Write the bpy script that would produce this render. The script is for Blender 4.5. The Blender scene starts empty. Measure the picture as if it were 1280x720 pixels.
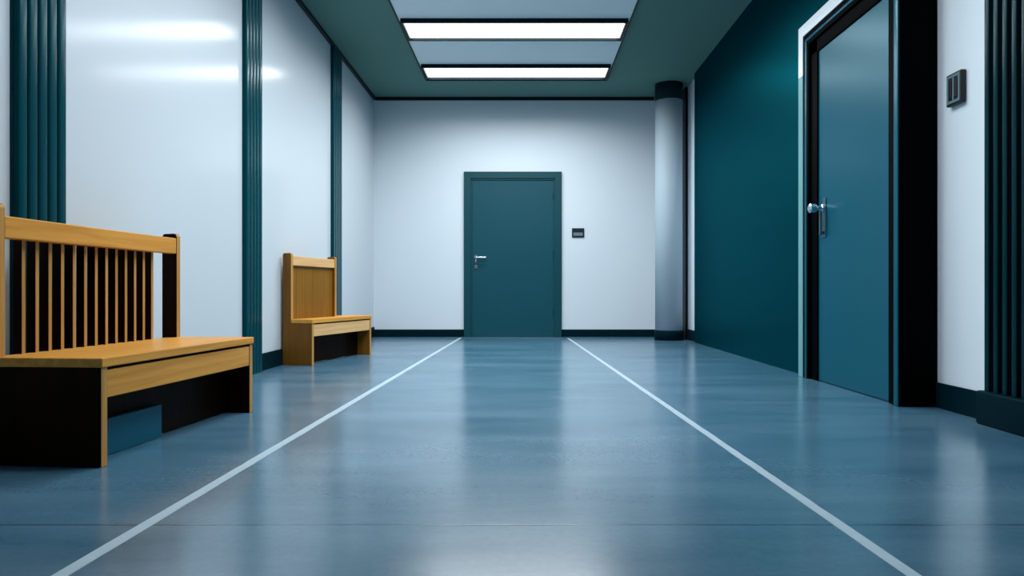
import bpy, bmesh, math, random
from mathutils import Vector, Matrix

scene = bpy.context.scene
COL = scene.collection
CAM_H = 0.667
PI = math.pi


# ------------------------------------------------------------------ helpers
def lin(c):
    def f(v):
        v /= 255.0
        return v / 12.92 if v <= 0.04045 else ((v + 0.055) / 1.055) ** 2.4
    return (f(c[0]), f(c[1]), f(c[2]), 1.0)


def add_box(bm, x0, x1, y0, y1, z0, z1, bev=0.0, seg=2, mi=0):
    t = bmesh.new()
    bmesh.ops.create_cube(t, size=1.0)
    for v in t.verts:
        v.co = Vector(((x0 + x1) / 2 + v.co.x * (x1 - x0),
                       (y0 + y1) / 2 + v.co.y * (y1 - y0),
                       (z0 + z1) / 2 + v.co.z * (z1 - z0)))
    if bev > 0:
        bmesh.ops.bevel(t, geom=list(t.edges), offset=bev, segments=seg,
                        profile=0.5, affect='EDGES', clamp_overlap=True)
    for f in t.faces:
        f.material_index = mi
    me = bpy.data.meshes.new('tmp')
    t.to_mesh(me)
    t.free()
    bm.from_mesh(me)
    bpy.data.meshes.remove(me)


def add_prism(bm, pts, axis, a, b, bev=0.0, seg=2, mi=0):
    """Extrude a 2-D outline along an axis between a and b."""
    t = bmesh.new()

    def mk(p, s):
        if axis == 'y':
            return Vector((p[0], s, p[1]))
        if axis == 'z':
            return Vector((p[0], p[1], s))
        return Vector((s, p[0], p[1]))
    va = [t.verts.new(mk(p, a)) for p in pts]
    vb = [t.verts.new(mk(p, b)) for p in pts]
    n = len(pts)
    t.faces.new(va)
    t.faces.new(vb[::-1])
    for i in range(n):
        t.faces.new((va[i], vb[i], vb[(i + 1) % n], va[(i + 1) % n]))
    bmesh.ops.recalc_face_normals(t, faces=list(t.faces))
    if bev > 0:
        bmesh.ops.bevel(t, geom=list(t.edges), offset=bev, segments=seg,
                        profile=0.5, affect='EDGES', clamp_overlap=True)
    for f in t.faces:
        f.material_index = mi
    me = bpy.data.meshes.new('tmp')
    t.to_mesh(me)
    t.free()
    bm.from_mesh(me)
    bpy.data.meshes.remove(me)


def add_lathe(bm, prof, centre, axis='z', seg=32):
    """Revolve (radius, height) pairs about an axis through centre."""
    c = Vector(centre)
    rings = []
    for r, h in prof:
        ring = []
        for i in range(seg):
            a = 2 * PI * i / seg
            u, v = r * math.cos(a), r * math.sin(a)
            if axis == 'z':
                p = Vector((u, v, h))
            elif axis == 'y':
                p = Vector((u, h, v))
            else:
                p = Vector((h, u, v))
            ring.append(bm.verts.new(c + p))
        rings.append(ring)
    fs = []
    for k in range(len(rings) - 1):
        for i in range(seg):
            j = (i + 1) % seg
            fs.append(bm.faces.new((rings[k][i], rings[k][j], rings[k + 1][j], rings[k + 1][i])))
    fs.append(bm.faces.new(rings[0][::-1]))
    fs.append(bm.faces.new(rings[-1]))
    bmesh.ops.recalc_face_normals(bm, faces=fs)
    for f in fs[:-2]:
        f.smooth = True


def obj(name, bm, mats, parent=None, smooth=False):
    me = bpy.data.meshes.new(name)
    bm.to_mesh(me)
    bm.free()
    if not isinstance(mats, (list, tuple)):
        mats = [mats]
    for m in mats:
        me.materials.append(m)
    if smooth:
        for p in me.polygons:
            p.use_smooth = True
        try:
            me.set_sharp_from_angle(angle=math.radians(40))
        except Exception:
            pass
    o = bpy.data.objects.new(name, me)
    COL.objects.link(o)
    if parent:
        o.parent = parent
    return o


def tag(o, label, cat, group=None):
    o['label'] = label
    o['category'] = cat
    if group:
        o['group'] = group
    return o


def struct(o, label=None):
    o['kind'] = 'structure'
    if label:
        o['label'] = label
    return o


def empty(name, loc, rz=0.0):
    o = bpy.data.objects.new(name, None)
    o.empty_display_size = 0.1
    o.location = loc
    o.rotation_euler = (0, 0, rz)
    COL.objects.link(o)
    return o


# ------------------------------------------------------------------ materials
def base_mat(name, col, rough=0.5, spec=0.5, metal=0.0, coat=0.0, coat_rough=0.1):
    m = bpy.data.materials.new(name)
    m.use_nodes = True
    b = m.node_tree.nodes['Principled BSDF']
    b.inputs['Base Color'].default_value = col
    b.inputs['Roughness'].default_value = rough
    b.inputs['Specular IOR Level'].default_value = spec
    b.inputs['Metallic'].default_value = metal
    b.inputs['Coat Weight'].default_value = coat
    b.inputs['Coat Roughness'].default_value = coat_rough
    return m, m.node_tree, b


def N(nt, t, **kw):
    n = nt.nodes.new(t)
    for k, v in kw.items():
        setattr(n, k, v)
    return n


def mottled(name, c1, c2, scale=(1, 1, 1), nscale=3.0, rough=0.5, spec=0.5,
            bump=0.0, bscale=60.0, rvar=0.0, tint=None, **kw):
    """Painted surface: two close tones mixed by noise, faint bump."""
    m, nt, b = base_mat(name, c1, rough, spec, **kw)
    if tint:
        b.inputs['Specular Tint'].default_value = tint
    tc = N(nt, 'ShaderNodeTexCoord')
    mp = N(nt, 'ShaderNodeMapping')
    mp.inputs['Scale'].default_value = scale
    nt.links.new(tc.outputs['Object'], mp.inputs['Vector'])
    ns = N(nt, 'ShaderNodeTexNoise')
    ns.inputs['Scale'].default_value = nscale
    ns.inputs['Detail'].default_value = 4.0
    nt.links.new(mp.outputs['Vector'], ns.inputs['Vector'])
    mx = N(nt, 'ShaderNodeMix', data_type='RGBA')
    mx.inputs[6].default_value = c1
    mx.inputs[7].default_value = c2
    nt.links.new(ns.outputs['Fac'], mx.inputs[0])
    nt.links.new(mx.outputs[2], b.inputs['Base Color'])
    if rvar:
        mr = N(nt, 'ShaderNodeMapRange')
        mr.inputs[3].default_value = rough - rvar
        mr.inputs[4].default_value = rough + rvar
        nt.links.new(ns.outputs['Fac'], mr.inputs[0])
        nt.links.new(mr.outputs[0], b.inputs['Roughness'])
    if bump:
        n2 = N(nt, 'ShaderNodeTexNoise')
        n2.inputs['Scale'].default_value = bscale
        nt.links.new(tc.outputs['Object'], n2.inputs['Vector'])
        bp = N(nt, 'ShaderNodeBump')
        bp.inputs['Strength'].default_value = bump
        bp.inputs['Distance'].default_value = 0.01
        nt.links.new(n2.outputs['Fac'], bp.inputs['Height'])
        nt.links.new(bp.outputs['Normal'], b.inputs['Normal'])
    return m


def wood(name, c1, c2, rough=0.4, axis='y', spec=0.4):
    m, nt, b = base_mat(name, c1, rough, spec)
    tc = N(nt, 'ShaderNodeTexCoord')
    mp = N(nt, 'ShaderNodeMapping')
    s = {'x': (1.2, 22, 22), 'y': (22, 1.2, 22), 'z': (22, 22, 1.2)}[axis]
    mp.inputs['Scale'].default_value = s
    nt.links.new(tc.outputs['Object'], mp.inputs['Vector'])
    ns = N(nt, 'ShaderNodeTexNoise')
    ns.inputs['Scale'].default_value = 1.6
    ns.inputs['Detail'].default_value = 6.0
    ns.inputs['Distortion'].default_value = 0.6
    nt.links.new(mp.outputs['Vector'], ns.inputs['Vector'])
    rp = N(nt, 'ShaderNodeValToRGB')
    rp.color_ramp.elements[0].position = 0.3
    rp.color_ramp.elements[0].color = c2
    rp.color_ramp.elements[1].position = 0.65
    rp.color_ramp.elements[1].color = c1
    nt.links.new(ns.outputs['Fac'], rp.inputs['Fac'])
    nt.links.new(rp.outputs['Color'], b.inputs['Base Color'])
    bp = N(nt, 'ShaderNodeBump')
    bp.inputs['Strength'].default_value = 0.06
    bp.inputs['Distance'].default_value = 0.004
    nt.links.new(ns.outputs['Fac'], bp.inputs['Height'])
    nt.links.new(bp.outputs['Normal'], b.inputs['Normal'])
    return m


def floor_material():
    m, nt, b = base_mat('polished_concrete', (0.1, 0.15, 0.2, 1), 0.2, 0.5)
    b.inputs['IOR'].default_value = 2.05
    tc = N(nt, 'ShaderNodeTexCoord')
    # large cloudy patches, drawn out across the corridor
    mp = N(nt, 'ShaderNodeMapping')
    mp.inputs['Scale'].default_value = (0.45, 1.5, 1)
    nt.links.new(tc.outputs['Object'], mp.inputs['Vector'])
    n1 = N(nt, 'ShaderNodeTexNoise')
    n1.inputs['Scale'].default_value = 1.6
    n1.inputs['Detail'].default_value = 7
    n1.inputs['Roughness'].default_value = 0.6
    nt.links.new(mp.outputs['Vector'], n1.inputs['Vector'])
    rp = N(nt, 'ShaderNodeValToRGB')
    rp.color_ramp.elements[0].position = 0.32
    rp.color_ramp.elements[0].color = FLOOR_A
    rp.color_ramp.elements[1].position = 0.70
    rp.color_ramp.elements[1].color = FLOOR_B
    nt.links.new(n1.outputs['Fac'], rp.inputs['Fac'])
    # fine speckle
    n2 = N(nt, 'ShaderNodeTexNoise')
    n2.inputs['Scale'].default_value = 45
    n2.inputs['Detail'].default_value = 5
    nt.links.new(tc.outputs['Object'], n2.inputs['Vector'])
    r2 = N(nt, 'ShaderNodeMapRange')
    r2.inputs[1].default_value = 0.3
    r2.inputs[2].default_value = 0.7
    r2.inputs[3].default_value = 0.92
    r2.inputs[4].default_value = 1.06
    nt.links.new(n2.outputs['Fac'], r2.inputs[0])
    mul = N(nt, 'ShaderNodeVectorMath', operation='SCALE')
    nt.links.new(rp.outputs['Color'], mul.inputs[0])
    nt.links.new(r2.outputs[0], mul.inputs['Scale'])
    # slab joints across the corridor
    sx = N(nt, 'ShaderNodeSeparateXYZ')
    nt.links.new(tc.outputs['Object'], sx.inputs[0])
    ad = N(nt, 'ShaderNodeMath', operation='SUBTRACT')
    ad.inputs[1].default_value = 2.055 - 3.9 / 2
    nt.links.new(sx.outputs['Y'], ad.inputs[0])
    md = N(nt, 'ShaderNodeMath', operation='FLOORED_MODULO')
    md.inputs[1].default_value = 3.9
    nt.links.new(ad.outputs[0], md.inputs[0])
    sb = N(nt, 'ShaderNodeMath', operation='SUBTRACT')
    sb.inputs[1].default_value = 1.95
    nt.links.new(md.outputs[0], sb.inputs[0])
    ab = N(nt, 'ShaderNodeMath', operation='ABSOLUTE')
    nt.links.new(sb.outputs[0], ab.inputs[0])
    jr = N(nt, 'ShaderNodeMapRange')
    jr.inputs[1].default_value = 0.002
    jr.inputs[2].default_value = 0.007
    jr.inputs[3].default_value = 0.45
    jr.inputs[4].default_value = 1.0
    nt.links.new(ab.outputs[0], jr.inputs[0])
    mul2 = N(nt, 'ShaderNodeVectorMath', operation='SCALE')
    nt.links.new(mul.outputs[0], mul2.inputs[0])
    nt.links.new(jr.outputs[0], mul2.inputs['Scale'])
    nt.links.new(mul2.outputs[0], b.inputs['Base Color'])
    # gloss varies with the trowel marks
    mp3 = N(nt, 'ShaderNodeMapping')
    mp3.inputs['Scale'].default_value = (1.0, 2.2, 1)
    nt.links.new(tc.outputs['Object'], mp3.inputs['Vector'])
    n3 = N(nt, 'ShaderNodeTexNoise')
    n3.inputs['Scale'].default_value = 2.4
    n3.inputs['Detail'].default_value = 6
    nt.links.new(mp3.outputs['Vector'], n3.inputs['Vector'])
    r3 = N(nt, 'ShaderNodeMapRange')
    r3.inputs[1].default_value = 0.3
    r3.inputs[2].default_value = 0.7
    r3.inputs[3].default_value = FLOOR_R[0]
    r3.inputs[4].default_value = FLOOR_R[1]
    nt.links.new(n3.outputs['Fac'], r3.inputs[0])
    nt.links.new(r3.outputs[0], b.inputs['Roughness'])
    bp = N(nt, 'ShaderNodeBump')
    bp.inputs['Strength'].default_value = 0.02
    bp.inputs['Distance'].default_value = 0.002
    nt.links.new(n2.outputs['Fac'], bp.inputs['Height'])
    bp2 = N(nt, 'ShaderNodeBump')
    bp2.inputs['Strength'].default_value = 0.08
    bp2.inputs['Distance'].default_value = 0.004
    nt.links.new(jr.outputs[0], bp2.inputs['Height'])
    nt.links.new(bp.outputs['Normal'], bp2.inputs['Normal'])
    nt.links.new(bp2.outputs['Normal'], b.inputs['Normal'])
    return m


FLOOR_A = (0.040, 0.130, 0.205, 1)
FLOOR_B = (0.105, 0.215, 0.305, 1)
FLOOR_R = (0.19, 0.225)

M = {}
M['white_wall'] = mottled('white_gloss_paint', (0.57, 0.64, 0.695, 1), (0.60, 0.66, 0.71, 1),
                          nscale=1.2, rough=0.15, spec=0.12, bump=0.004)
M['white_wall_lit'] = mottled('white_paint_right_lit', (0.70, 0.80, 0.87, 1), (0.73, 0.82, 0.88, 1),
                          nscale=1.2, rough=0.4, spec=0.25, bump=0.01)  # the left wall's white, lightened for the brighter light on this side
M['back_wall'] = mottled('white_paint', (0.68, 0.76, 0.83, 1), (0.72, 0.79, 0.85, 1),
                         nscale=1.0, rough=0.5, spec=0.3, bump=0.04)
M['teal_wall'] = mottled('teal_paint', (0.0, 0.015, 0.023, 1), (0.0, 0.017, 0.026, 1),
                         nscale=1.5, rough=0.5, spec=0.005, bump=0.03, tint=(0.02, 0.7, 0.85, 1))
def add_sheen(m, col, rough, weight):
    # pearlescent paint: a weak coloured gloss layer over the base coat
    nt = m.node_tree
    b = nt.nodes['Principled BSDF']
    out = nt.nodes['Material Output']
    g = N(nt, 'ShaderNodeBsdfGlossy')
    g.inputs['Color'].default_value = col
    g.inputs['Roughness'].default_value = rough
    mx = N(nt, 'ShaderNodeMixShader')
    mx.inputs[0].default_value = weight
    nt.links.new(b.outputs[0], mx.inputs[1])
    nt.links.new(g.outputs[0], mx.inputs[2])
    nt.links.new(mx.outputs[0], out.inputs['Surface'])


add_sheen(M['teal_wall'], (0.0, 0.82, 1.0, 1), 0.34, 0.075)
M['teal_trim'] = mottled('teal_trim_paint', (0.0008, 0.045, 0.062, 1), (0.001, 0.052, 0.070, 1),
                         nscale=4, rough=0.20, spec=0.12, tint=(0.3, 0.9, 1, 1))
M['teal_trim_right'] = mottled('dark_teal_pilaster_paint', (0.0004, 0.022, 0.030, 1), (0.0005, 0.026, 0.035, 1),
                               nscale=4, rough=0.25, spec=0.12, tint=(0.3, 0.9, 1, 1))
M['dark_trim'] = mottled('dark_teal_trim_paint', (0.0006, 0.008, 0.012, 1), (0.0008, 0.010, 0.015, 1),
                         nscale=4, rough=0.45, spec=0.12)
M['base_trim'] = mottled('baseboard_paint', (0.0004, 0.012, 0.019, 1), (0.0005, 0.015, 0.023, 1),
                         nscale=4, rough=0.5, spec=0.03)
M['black'] = mottled('black_frame_paint', (0.0004, 0.0006, 0.0010, 1), (0.0005, 0.0008, 0.0013, 1),
                     nscale=5, rough=0.6, spec=0.02)
M['door_far'] = mottled('far_door_paint', (0.004, 0.064, 0.090, 1), (0.005, 0.070, 0.098, 1),
                        nscale=1.5, rough=0.40, spec=0.25, bump=0.02)
M['door_far_frame'] = mottled('far_door_frame_paint', (0.003, 0.054, 0.070, 1), (0.004, 0.060, 0.078, 1),
                              nscale=1.5, rough=0.40, spec=0.25)
M['door_side'] = mottled('side_door_paint', (0.0008, 0.075, 0.120, 1), (0.001, 0.085, 0.130, 1),
                         nscale=1.0, rough=0.34, spec=0.06, bump=0.01, tint=(0.35, 0.9, 1, 1))
M['ceiling'] = mottled('ceiling_paint', (0.102, 0.215, 0.190, 1), (0.108, 0.228, 0.202, 1),
                       nscale=1.2, rough=0.75, spec=0.1)
M['ceiling_panel'] = mottled('ceiling_panel_paint', (0.74, 0.82, 0.86, 1), (0.78, 0.85, 0.89, 1),
                             nscale=1.2, rough=0.6, spec=0.2)
M['column'] = mottled('grey_white_column_paint', (0.42, 0.52, 0.60, 1), (0.45, 0.55, 0.63, 1),
                      nscale=1.5, rough=0.5, spec=0.2)
M['column_shade'] = mottled('column_top_shade_tone', (0.010, 0.030, 0.034, 1), (0.012, 0.034, 0.038, 1),
                       nscale=3, rough=0.6, spec=0.05)  # shade tone for the column top
M['casing_shaded'] = mottled('shaded_casing_paint', (0.14, 0.34, 0.36, 1), (0.15, 0.36, 0.38, 1),
                         nscale=3, rough=0.35, spec=0.3)  # white casing with its shaded tone put into the colour
M['casing'] = mottled('white_casing_paint', (0.75, 0.84, 0.90, 1), (0.80, 0.87, 0.92, 1),
                      nscale=3, rough=0.3, spec=0.5)
M['teal_board'] = mottled('teal_board_paint', (0.001, 0.11, 0.18, 1), (0.0015, 0.12, 0.19, 1),
                          nscale=3, rough=0.5, spec=0.15)
add_sheen(M['door_side'], (0.62, 0.92, 1.0, 1), 0.26, 0.045)
M['line'] = mottled('floor_line_paint', (0.36, 0.48, 0.56, 1), (0.46, 0.58, 0.66, 1),
                    nscale=14, rough=0.35, spec=0.4)
M['steel'] = mottled('brushed_steel', (0.75, 0.80, 0.84, 1), (0.65, 0.72, 0.78, 1),
                     nscale=20, rough=0.22, metal=1.0)
M['dull_steel'] = mottled('dull_steel', (0.05, 0.12, 0.16, 1), (0.07, 0.15, 0.19, 1),
                          nscale=20, rough=0.35, metal=0.6)
M['switch_face'] = mottled('switch_face', (0.10, 0.17, 0.20, 1), (0.12, 0.19, 0.22, 1),
                           nscale=8, rough=0.35)
M['switch_dark'] = mottled('switch_dark', (0.001, 0.004, 0.006, 1), (0.0015, 0.005, 0.007, 1),
                           nscale=8, rough=0.4)
M['plate_band'] = mottled('plate_band', (0.10, 0.18, 0.26, 1), (0.14, 0.22, 0.30, 1),
                          nscale=8, rough=0.4)
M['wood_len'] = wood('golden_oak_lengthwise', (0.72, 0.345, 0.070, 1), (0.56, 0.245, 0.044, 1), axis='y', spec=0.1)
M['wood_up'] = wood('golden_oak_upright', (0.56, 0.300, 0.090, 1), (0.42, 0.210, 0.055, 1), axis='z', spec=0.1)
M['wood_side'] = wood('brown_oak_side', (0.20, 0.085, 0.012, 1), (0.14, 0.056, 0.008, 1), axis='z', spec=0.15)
M['wood_shaded'] = wood('shaded_oak', (0.014, 0.006, 0.002, 1), (0.008, 0.0035, 0.0015, 1), axis='z', spec=0.04)  # bench oak with shade put into its colour
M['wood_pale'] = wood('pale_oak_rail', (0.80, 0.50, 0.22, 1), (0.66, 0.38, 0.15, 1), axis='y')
M['floor'] = floor_material()

em = bpy.data.materials.new('light_diffuser')
em.use_nodes = True
nt = em.node_tree
for n in list(nt.nodes):
    nt.nodes.remove(n)
e = nt.nodes.new('ShaderNodeEmission')
o_ = nt.nodes.new('ShaderNodeOutputMaterial')
e.inputs['Color'].default_value = (0.93, 0.98, 1.0, 1)
e.inputs['Strength'].default_value = 3.5
nt.links.new(e.outputs[0], o_.inputs[0])
M['diffuser'] = em

# ------------------------------------------------------------------ room shell
XL = -2.20            # left wall face
YB = 10.53            # back wall face
YF = -2.6             # wall behind the viewer
ZC = 3.50             # ceiling
XR_TEAL, XR_NEAR, XR_FAR = 2.22, 2.38, 2.27
Y_STEP, Y_FAR = 4.22, 9.38

bm = bmesh.new()
add_box(bm, XL - 0.2, 2.6, YF - 0.2, YB + 0.2, -0.12, 0.0)
struct(obj('floor', bm, M['floor']), 'polished blue-grey concrete floor')

bm = bmesh.new()
add_box(bm, XL - 0.2, 2.6, YF - 0.2, YB + 0.2, ZC, ZC + 0.12)
struct(obj('ceiling', bm, M['ceiling']), 'dark grey-green ceiling')

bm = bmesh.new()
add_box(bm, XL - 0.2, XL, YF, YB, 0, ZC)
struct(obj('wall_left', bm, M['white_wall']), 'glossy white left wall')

bm = bmesh.new()
add_box(bm, XL - 0.2, 2.6, YB, YB + 0.2, 0, ZC)
struct(obj('wall_back', bm, M['back_wall']), 'white end wall')

bm = bmesh.new()
add_box(bm, XL - 0.2, 2.6, YF - 0.2, YF, 0, ZC)
struct(obj('wall_front', bm, M['teal_wall']))

bm = bmesh.new()
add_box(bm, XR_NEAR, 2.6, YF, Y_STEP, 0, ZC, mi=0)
add_box(bm, XR_TEAL, 2.6, Y_STEP, Y_FAR, 0, ZC, mi=1)
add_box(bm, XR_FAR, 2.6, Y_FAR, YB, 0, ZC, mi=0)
struct(obj('wall_right', bm, [M['white_wall_lit'], M['teal_wall']]),
       'right wall, white near and far with a long teal stretch between')


# baseboards
def baseboard(name, segs, h, m):
    b = bmesh.new()
    for s in segs:
        add_box(b, *s, 0.0, h, bev=0.004)
    return struct(obj(name, b, m))


PIL = [(0.55, 0.34), (3.08, 0.335), (5.62, 0.345), (8.19, 0.385)]
segs = []
y = YF
for p, PW in PIL:
    segs.append((XL, XL + 0.014, y, p))
    y = p + PW
segs.append((XL, XL + 0.014, y, YB))
baseboard('baseboard_left', segs, 0.145, M['base_trim'])
baseboard('baseboard_back', [(XL + 0.014, -0.877, YB - 0.016, YB), (0.55, XR_FAR - 0.016, YB - 0.016, YB)], 0.108, M['base_trim'])
baseboard('baseboard_right', [(XR_NEAR - 0.014, XR_NEAR, YF, 3.20), (XR_NEAR - 0.014, XR_NEAR, 3.61, 4.14),
                              (XR_FAR - 0.016, XR_FAR, Y_FAR + 0.005, 10.0)], 0.144, M['base_trim'])

# dark cornice strip where walls meet the ceiling
bm = bmesh.new()
add_box(bm, XL, XL + 0.035, YF, YB, ZC - 0.04, ZC, bev=0.004)
add_box(bm, XL + 0.035, 1.9, YB - 0.035, YB, ZC - 0.045, ZC, bev=0.004)
struct(obj('trim_1', bm, M['dark_trim']), 'thin dark cornice strip under the ceiling')


# fluted pilasters on the left wall
def rib_profile(x_in, x_out, y0, y1, n=6):
    """Half-round rib profile: list of (x, y)."""
    pts = [(x_in, y0)]
    yc, hw = (y0 + y1) / 2, (y1 - y0) / 2
    sgn = 1 if x_out > x_in else -1
    rr = 0.012
    for yy, a0 in ((y0 + rr, PI), (y1 - rr, PI / 2)):
        for i in range(n + 1):
            a = a0 - PI / 2 * i / n
            pts.append((x_out - sgn * rr + sgn * rr * math.sin(a), yy + rr * math.cos(a)))
    pts.append((x_in, y1))
    return pts


for k, (p, PW) in enumerate(PIL):
    bm = bmesh.new()
    add_box(bm, XL, XL + 0.012, p, p + PW, 0, ZC - 0.04)
    nr = 5
    pitch = PW / nr
    for i in range(nr):
        add_prism(bm, rib_profile(XL + 0.010, XL + 0.036, p + i * pitch + 0.004, p + (i + 1) * pitch - 0.004),
                  'z', 0.0 if k else 0.0, ZC - 0.04)
    struct(obj('trim_%d' % (k + 2), bm, M['teal_trim'], smooth=True), 'teal fluted pilaster on the left wall')

# fluted pilaster on the right wall with plinth
bm = bmesh.new()
add_box(bm, XR_NEAR - 0.025, XR_NEAR, 3.20, 3.62, 0.16, ZC)
nr = 6
for i in range(nr):
    y0 = 3.238 + i * 0.067
    add_box(bm, XR_NEAR - 0.075, XR_NEAR - 0.022, y0, y0 + 0.036, 0.165, ZC, bev=0.006)
tr = struct(obj('trim_6', bm, M['teal_trim_right'], smooth=True), 'dark teal fluted pilaster on the right wall')
bm = bmesh.new()
add_box(bm, XR_NEAR - 0.10, XR_NEAR, 3.17, 3.64, 0.0, 0.168, bev=0.012, seg=3)
obj('plinth', bm, M['base_trim'], tr, smooth=True)

# round column in the far right corner
bm = bmesh.new()
add_lathe(bm, [(0.185, 0.11), (0.185, 3.27)], (1.985, 9.87, 0), seg=64)
co = struct(obj('trim_7', bm, M['column']), 'round white column in the far right corner')
bm = bmesh.new()
add_lathe(bm, [(0.195, 0.0), (0.195, 0.125), (0.188, 0.135)], (1.985, 9.87, 0), seg=64)
obj('column_base', bm, M['base_trim'], co)
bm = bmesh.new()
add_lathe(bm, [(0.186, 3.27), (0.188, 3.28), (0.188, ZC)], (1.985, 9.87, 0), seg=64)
obj('column_top_shade', bm, M['column_shade'], co)  # dark collar standing in for the shadow at the column top
# narrow dark strip on the wall behind the column
bm = bmesh.new()
add_box(bm, XR_FAR - 0.03, XR_FAR, 9.98, 10.30, 0.0, ZC, bev=0.003)
struct(obj('trim_8', bm, M['dark_trim']), 'narrow dark strip on the wall beside the column')

# ------------------------------------------------------------------ ceiling tray + lights
bm = bmesh.new()
add_box(bm, -1.30, 1.10, 1.2, 9.62, ZC - 0.012, ZC, bev=0.002)
tp = struct(obj('trim_9', bm, M['ceiling_panel']), 'pale blue-grey ceiling panel between the lights')
bm = bmesh.new()
for x0, x1 in ((-1.315, -1.30), (1.10, 1.115)):
    add_box(bm, x0, x1, 1.185, 9.635, ZC - 0.02, ZC)
for y0, y1 in ((1.185, 1.20), (9.62, 9.635)):
    add_box(bm, -1.30, 1.10, y0, y1, ZC - 0.02, ZC)
obj('panel_edge', bm, M['dark_trim'], tp)

LAMP_W = 53.0
LIGHTS = [(7.44, 8.00, 'long white ceiling light, nearer of the two in view'),
          (8.94, 9.47, 'long white ceiling light, farther one by the end wall'),
          (5.94, 6.48, 'long white ceiling light above the far bench, added out of view overhead'),  # this and the next two are unseen, added to light the foreground
          (4.44, 4.98, 'long white ceiling light above the side door, added out of view overhead'),
          (2.94, 3.48, 'long white ceiling light above the near bench, added out of view overhead')]
for y0, y1, lab in LIGHTS:
    t = empty('ceiling_light', (-0.10, (y0 + y1) / 2, ZC - 0.012))
    hw, hd = 1.18, (y1 - y0) / 2
    bm = bmesh.new()
    zt, zb = 0.0, -0.045
    w = 0.028
    add_box(bm, -hw, hw, -hd, -hd + w, zb, zt, bev=0.003)
    add_box(bm, -hw, hw, hd - w, hd, zb, zt, bev=0.003)
    add_box(bm, -hw, -hw + w, -hd + w, hd - w, zb, zt)
    add_box(bm, hw - w, hw, -hd + w, hd - w, zb, zt)
    obj('frame', bm, M['dark_trim'], t)
    bm = bmesh.new()
    add_box(bm, -hw + w, hw - w, -hd + w, hd - w, -0.016, -0.004, bev=0.0)
    obj('diffuser', bm, M['diffuser'], t)
    la = bpy.data.lights.new('lamp', 'AREA')
    la.shape = 'RECTANGLE'
    la.size, la.size_y = 2 * (hw - w) - 0.03, 2 * (hd - w) - 0.03
    la.energy = LAMP_W * (0.8 if y0 < 3 else 1.0)
    la.color = (0.93, 0.98, 1.0)
    la.spread = math.radians(160)
    lo = bpy.data.objects.new('lamp', la)
    lo.location = (0, 0, -0.018)
    COL.objects.link(lo)
    lo.parent = t
    tag(t, lab, 'light', 'long ceiling lights')

# ------------------------------------------------------------------ far door (door_1)
dx0, dx1, dz = -0.877, 0.55, 2.41
d1 = struct(empty('door_1', ((dx0 + dx1) / 2, YB, 0)), 'teal flush door in the end wall')
hw = (dx1 - dx0) / 2
bm = bmesh.new()
fw = 0.10
for s in (-1, 1):
    a, b_ = sorted((s * hw, s * (hw - fw)))
    add_box(bm, a, b_, -0.045, 0, 0, dz, bev=0.006)
    a, b_ = sorted((s * (hw - fw + 0.02), s * (hw - fw - 0.02)))
    add_box(bm, a, b_, -0.030, 0, 0, dz - fw, bev=0.004)
add_box(bm, -hw + fw - 0.004, hw - fw + 0.004, -0.045, 0, dz - fw, dz, bev=0.006)
add_box(bm, -hw + fw, hw - fw, -0.030, 0, dz - fw - 0.025, dz - fw + 0.01, bev=0.004)
obj('door_frame', bm, M['door_far_frame'], d1)
bm = bmesh.new()
add_box(bm, -hw + fw + 0.022, hw - fw - 0.022, -0.018, 0, 0.006, dz - fw - 0.028, bev=0.003)
leaf = obj('door_leaf', bm, M['door_far'], d1)
hx = -0.70 - (dx0 + dx1) / 2
bm = bmesh.new()
add_lathe(bm, [(0.034, -0.018), (0.034, -0.026), (0.030, -0.030)], (hx, 0, 1.165), axis='y', seg=28)
add_lathe(bm, [(0.013, -0.028), (0.013, -0.078)], (hx, 0, 1.165), axis='y', seg=20)
add_box(bm, hx - 0.018, hx + 0.155, -0.092, -0.070, 1.146, 1.170, bev=0.009, seg=3)
add_box(bm, hx - 0.014, hx + 0.014, -0.030, -0.016, 1.085, 1.14, bev=0.006, seg=3)
obj('door_handle', bm, M['steel'], leaf, smooth=True)
bm = bmesh.new()
add_lathe(bm, [(0.028, -0.018), (0.028, -0.032), (0.024, -0.036)], (hx, 0, 1.02), axis='y', seg=24)
add_lathe(bm, [(0.010, -0.034), (0.010, -0.042)], (hx, 0, 1.02), axis='y', seg=16)
obj('door_lock', bm, M['steel'], leaf, smooth=True)
for z in (0.35, 1.22, 2.05):
    bm = bmesh.new()
    add_lathe(bm, [(0.008, z - 0.05), (0.008, z + 0.05)], (hw - fw - 0.022, -0.030, 0), seg=12)
    obj('hinge', bm, M['door_far_frame'], leaf, smooth=True)

# small wall plate by the far door
pl = empty('wall_plate', (0.79, YB, 1.52))
bm = bmesh.new()
add_box(bm, -0.09, 0.09, -0.016, 0, -0.068, 0.068, bev=0.005)
obj('plate', bm, M['switch_dark'], pl)
bm = bmesh.new()
add_box(bm, -0.070, 0.070, -0.021, -0.014, -0.045, 0.002, bev=0.004)
obj('label_strip', bm, M['plate_band'], pl)
tag(pl, 'small dark rectangular plate on the end wall beside the far teal door', 'wall plate')

# ------------------------------------------------------------------ side door (door_2)
d2 = struct(empty('door_2', (XR_TEAL, 4.83, 0)), 'teal side door in a black portal frame')
ox, oy = XR_TEAL, 4.83
YN, YFAR, ZT = 4.14, 5.575, 2.635
XF = 2.16


def lb(b, x0, x1, y0, y1, z0, z1, **k):
    add_box(b, x0 - ox, x1 - ox, y0 - oy, y1 - oy, z0, z1, **k)


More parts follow.
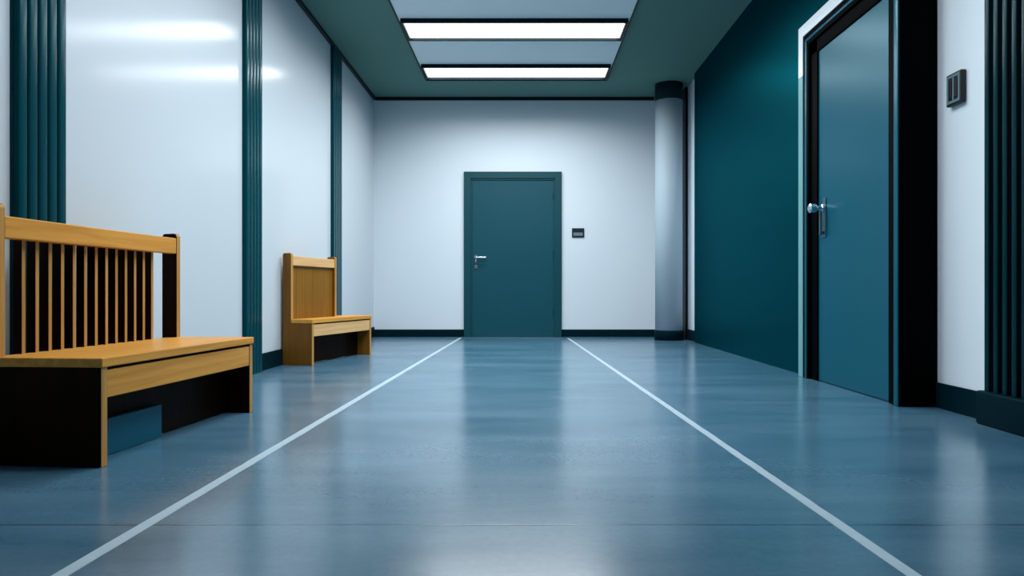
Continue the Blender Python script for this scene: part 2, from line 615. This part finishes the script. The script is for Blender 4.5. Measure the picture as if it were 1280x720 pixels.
# white casing, far side and top; shade coloured into its lower side
bm = bmesh.new()
lb(bm, XF - 0.004, XR_TEAL, YFAR, YFAR + 0.085, 0, ZT - 0.30, bev=0.003)
obj('side_casing', bm, M['casing_shaded'], d2)
bm = bmesh.new()
lb(bm, XF - 0.004, XR_TEAL, YFAR, YFAR + 0.085, ZT - 0.30, ZT + 0.09, bev=0.003)
lb(bm, XF - 0.004, XR_TEAL, YN + 0.01, YFAR + 0.002, ZT, ZT + 0.09, bev=0.003)
obj('casing', bm, M['casing'], d2)
# black frame: outer step, bead, deep reveal
bm = bmesh.new()
lb(bm, XF, XR_TEAL, YFAR - 0.105, YFAR, 0, ZT, bev=0.004)
lb(bm, XF, XR_TEAL, Y_STEP, YFAR - 0.10, ZT - 0.09, ZT, bev=0.004)
lb(bm, XF, XR_NEAR, YN, Y_STEP + 0.03, 0, ZT, bev=0.008, seg=3)
lb(bm, XF + 0.018, XR_TEAL, YFAR - 0.225, YFAR - 0.10, 0, ZT - 0.085, bev=0.003)
lb(bm, XF + 0.018, XR_TEAL, Y_STEP + 0.025, YFAR - 0.10, ZT - 0.185, ZT - 0.085, bev=0.003)
lb(bm, XF + 0.018, XR_TEAL, Y_STEP + 0.02, Y_STEP + 0.085, 0, ZT - 0.085, bev=0.003)
obj('door_frame', bm, M['black'], d2, smooth=True)
# teal bead lines on the frame
bm = bmesh.new()
lb(bm, XF - 0.006, XF + 0.01, YFAR - 0.075, YFAR - 0.045, 0, ZT - 0.045, bev=0.005, seg=3)
lb(bm, XF - 0.006, XF + 0.01, YN + 0.04, YFAR - 0.05, ZT - 0.062, ZT - 0.040, bev=0.005, seg=3)
lb(bm, XF - 0.006, XF + 0.01, YN + 0.012, YN + 0.060, 0, ZT - 0.045, bev=0.005, seg=3)
obj('frame_bead', bm, M['door_side'], d2, smooth=True)
bm = bmesh.new()
lb(bm, 2.190, XR_TEAL, Y_STEP + 0.085, YFAR - 0.225, 0.006, ZT - 0.185, bev=0.002)
leaf2 = obj('door_leaf', bm, M['door_side'], d2)
hy, hz = 5.24 - oy, 1.27
bm = bmesh.new()
add_box(bm, 2.182 - ox, 2.190 - ox, hy - 0.028, hy + 0.028, hz - 0.21, hz + 0.075, bev=0.003)
pz = obj('handle_plate', bm, M['dull_steel'], leaf2)
bm = bmesh.new()
add_lathe(bm, [(0.030, 2.184 - ox), (0.030, 2.165 - ox), (0.022, 2.160 - ox), (0.018, 2.135 - ox),
               (0.028, 2.125 - ox), (0.034, 2.105 - ox), (0.034, 2.080 - ox), (0.024, 2.072 - ox)],
          (0, hy, hz), axis='x', seg=28)
obj('door_handle', bm, M['steel'], leaf2, smooth=True)
bm = bmesh.new()
add_box(bm, 2.150 - ox, 2.164 - ox, hy - 0.012, hy + 0.012, hz - 0.195, hz - 0.015, bev=0.005, seg=3)
add_box(bm, 2.158 - ox, 2.186 - ox, hy - 0.009, hy + 0.009, hz - 0.188, hz - 0.165, bev=0.004)
obj('pull_grip', bm, M['dull_steel'], leaf2, smooth=True)

# light switch on the near right wall
sw = empty('light_switch', (XR_NEAR, 3.94, 1.775))
bm = bmesh.new()
add_box(bm, -0.030, 0, -0.068, 0.068, -0.088, 0.088, bev=0.005)
obj('plate', bm, M['switch_dark'], sw)
bm = bmesh.new()
t_ = 0.016
add_box(bm, -0.034, -0.028, -0.060, -0.060 + t_, -0.078, 0.078, bev=0.002)
add_box(bm, -0.034, -0.028, 0.060 - t_, 0.060, -0.078, 0.078, bev=0.002)
add_box(bm, -0.034, -0.028, -0.046, 0.046, 0.078 - t_, 0.078, bev=0.002)
add_box(bm, -0.034, -0.028, -0.046, 0.046, -0.078, -0.078 + t_, bev=0.002)
add_box(bm, -0.034, -0.028, -0.007, 0.007, -0.062, 0.062, bev=0.002)
obj('bezel', bm, M['switch_face'], sw)
for s in (-1, 1):
    bm = bmesh.new()
    add_box(bm, -0.036, -0.028, s * 0.025 - 0.013, s * 0.025 + 0.013, -0.052, 0.052, bev=0.003)
    obj('rocker', bm, M['switch_dark'], sw)
tag(sw, 'dark framed double switch plate on the white wall right of the side door', 'switch')


# ------------------------------------------------------------------ floor lines
def floor_line(p0, p1, w, lab):
    a, b = Vector((p0[0], p0[1], 0)), Vector((p1[0], p1[1], 0))
    d = (b - a)
    L = d.length
    ang = math.atan2(-d.x, d.y)
    b_ = bmesh.new()
    n = 120
    rnd = random.Random(3)
    top = []
    for i in range(n + 1):
        yy = L * i / n
        j0, j1 = rnd.uniform(-.0012, .0012), rnd.uniform(-.0012, .0012)
        top.append((b_.verts.new((-w / 2 + j0, yy, 0.0012)), b_.verts.new((w / 2 + j1, yy, 0.0012)),
                    b_.verts.new((-w / 2 + j0, yy, 0.0)), b_.verts.new((w / 2 + j1, yy, 0.0))))
    for i in range(n):
        A, B = top[i], top[i + 1]
        b_.faces.new((A[0], A[1], B[1], B[0]))
        b_.faces.new((A[2], A[0], B[0], B[2]))
        b_.faces.new((A[1], A[3], B[3], B[1]))
        b_.faces.new((A[3], A[2], B[2], B[3]))
    o = obj('floor_line', b_, M['line'])
    o.location = a
    o.rotation_euler = (0, 0, ang)
    return tag(o, lab, 'floor marking', 'white lines on the floor')


floor_line((-1.125, -0.1), (-0.905, 10.3), 0.040, 'thin white line along the floor on the side of the wooden benches')
floor_line((0.974, -0.1), (0.626, 10.2), 0.036, 'thin white line along the floor on the side of the black-framed door')


# ------------------------------------------------------------------ benches
def make_bench(name, near, far, depth, height, solid, lab, side_mat, th=0.036, back_frac=1.0):
    """Origin at the near front foot; +y runs along the bench, -x goes to its back."""
    dx, dy = far[0] - near[0], far[1] - near[1]
    L = math.hypot(dx, dy)
    t = empty(name, (near[0], near[1], 0), math.atan2(-dx, dy))
    zs = 0.414           # seat top
    st = 0.036           # seat board thickness
    post = 0.085         # upright width
    D = depth
    # end panels: an L-shaped board each, rising into the back upright
    LB = L * back_frac   # the back may stop short of the seat's far end
    low = [(-0.010, 0.0), (-0.010, zs - st), (-D, zs - st), (-D, 0.0)]
    for y0 in (0.0, L - th):
        b = bmesh.new()
        r = 0.020
        height_ = height + (0.022 if (y0 == 0.0 and not solid) else 0.0)
        pts = [(-0.010, 0.0), (-0.010, zs - st), (-D + post, zs - st), (-D + post, height_ - r)]
        for i in range(1, 5):
            a = i / 4 * PI / 2
            pts.append((-D + post - r + r * math.cos(a), height_ - r + r * math.sin(a)))
        for i in range(1, 5):
            a = PI / 2 + i / 4 * PI / 2
            pts.append((-D + r + r * math.cos(a), height_ - r + r * math.sin(a)))
        pts.append((-D, 0.0))
        if y0 > 0 and back_frac < 1:
            pts = low
        add_prism(b, pts, 'y', y0, y0 + th, bev=0.0025, mi=0)
        # front edges coloured lighter, as if catching the light
        for f in b.faces:
            if f.normal.x > 0.6:
                f.material_index = 1
        b.normal_update()
        for f in b.faces:
            f.material_index = 1 if f.normal.x > 0.6 else 0
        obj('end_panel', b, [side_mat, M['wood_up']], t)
    if back_frac < 1:
        b = bmesh.new()
        add_prism(b, [(-D, 0.0), (-D + post, 0.0), (-D + post, height - 0.01), (-D + post - 0.012, height),
                      (-D + 0.012, height), (-D, height - 0.01)], 'y', LB - th, LB, bev=0.0025)
        b.normal_update()
        for f in b.faces:
            f.material_index = 1 if f.normal.x > 0.6 else 0  # front edge coloured as lit
        obj('upright', b, [side_mat, M['wood_up']], t)
        b = bmesh.new()
        add_box(b, -D, -D + post - 0.002, LB, L, zs - st, zs, bev=0.002)
        obj('seat_end', b, M['wood_len'], t)
    # seat board
    b = bmesh.new()
    add_box(b, -D + post, -0.004, -0.004, L + 0.004, zs - st, zs, bev=0.004)
    obj('seat', b, M['wood_len'], t)
    # apron
    b = bmesh.new()
    add_box(b, -0.032, -0.012, th, L - th, zs - st - 0.118, zs - st - 0.012, bev=0.003)
    obj('apron', b, M['wood_pale'] if solid else M['wood_len'], t)
    # top rail
    xb0, xb1 = -D + post - 0.052, -D + post - 0.006
    zr0, zr1 = height - 0.112, height - 0.026
    b = bmesh.new()
    add_box(b, xb0, xb1 + 0.004, th, LB - th, zr0, zr1, bev=0.004)
    obj('top_rail', b, M['wood_pale'] if solid else M['wood_len'], t)
    # bottom rail behind the seat
    b = bmesh.new()
    add_box(b, xb0 - 0.01, -D + post, th, LB - th, zs - st - 0.03, zs - 0.002, bev=0.002)
    obj('lower_rail', b, M['wood_len'], t)
    if solid:
        b = bmesh.new()
        n = 8
        w = (LB - 2 * th) / n
        for i in range(n):
            add_box(b, xb0 + 0.012, xb0 + 0.026, th + i * w + 0.0006, th + (i + 1) * w - 0.0006,
                    zs - 0.004, zr0 + 0.006, bev=0.0015)
        obj('back_panel', b, M['wood_back'], t)
    else:
        n = 13
        for i in range(n):
            yc = 0.177 + 0.0738 * i
            b = bmesh.new()
            add_box(b, -D + 0.006, -D + 0.046, yc - 0.010, yc + 0.010, zs - 0.004, zr0 + 0.004, bev=0.002)
            b.normal_update()
            for f in b.faces:
                f.material_index = 1 if abs(f.normal.y) > 0.6 else 0  # slat sides coloured as shaded, front edges as lit
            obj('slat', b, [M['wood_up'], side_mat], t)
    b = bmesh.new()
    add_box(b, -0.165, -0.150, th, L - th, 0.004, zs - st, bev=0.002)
    obj('kick_board', b, M['wood_shaded'], t)  # dark tone stands in for the shade under the seat
    tag(t, lab, 'bench')
    return t


M['wood_back'] = wood('brown_oak_back', (0.26, 0.125, 0.014, 1), (0.19, 0.085, 0.009, 1), axis='z', spec=0.15)
make_bench('bench', (-1.585, 2.716), (-1.489, 3.976), 0.51, 0.985, False,
           'wooden bench with an open slatted back, nearest on the left', M['wood_shaded'])
make_bench('bench', (-1.885, 6.43), (-1.600, 7.585), 0.304, 1.012, True,
           'smaller wooden bench with a solid panelled back, farther along the left wall', M['wood_side'], back_frac=0.70)

# teal block under the near bench
t = empty('floor_block', (-1.585, 2.716, 0), math.atan2(-0.096, 1.26))
bm = bmesh.new()
add_box(bm, -0.146, -0.118, 0.05, 0.575, 0.0, 0.150, bev=0.003)
o = obj('floor_block', bm, M['teal_board'])
o.location = t.location
o.rotation_euler = t.rotation_euler
bpy.data.objects.remove(t)
o.name = 'floor_block'
tag(o, 'low flat teal board standing on the floor beneath the slatted bench', 'board')

# ------------------------------------------------------------------ camera / world / view
cam = bpy.data.cameras.new('camera')
cam.sensor_width = 36.0
cam.lens = 900.0 / 1280.0 * 36.0
cam.shift_x = -15.0 / 1280.0
cam.shift_y = 4.0 / 1280.0
cam.clip_start = 0.02
co_ = bpy.data.objects.new('camera', cam)
co_.location = (0, 0, CAM_H)
co_.rotation_euler = (math.radians(90), 0, 0)
COL.objects.link(co_)
scene.camera = co_

w = bpy.data.worlds.new('world')
w.use_nodes = True
w.node_tree.nodes['Background'].inputs['Color'].default_value = (0.02, 0.03, 0.04, 1)
w.node_tree.nodes['Background'].inputs['Strength'].default_value = 0.2
scene.world = w

vs = scene.view_settings
vs.view_transform = 'Standard'
vs.look = 'None'
vs.gamma = 1.0
vs.use_curve_mapping = False
vs.exposure = 0.0
scene.cycles.max_bounces = 10
scene.cycles.diffuse_bounces = 6
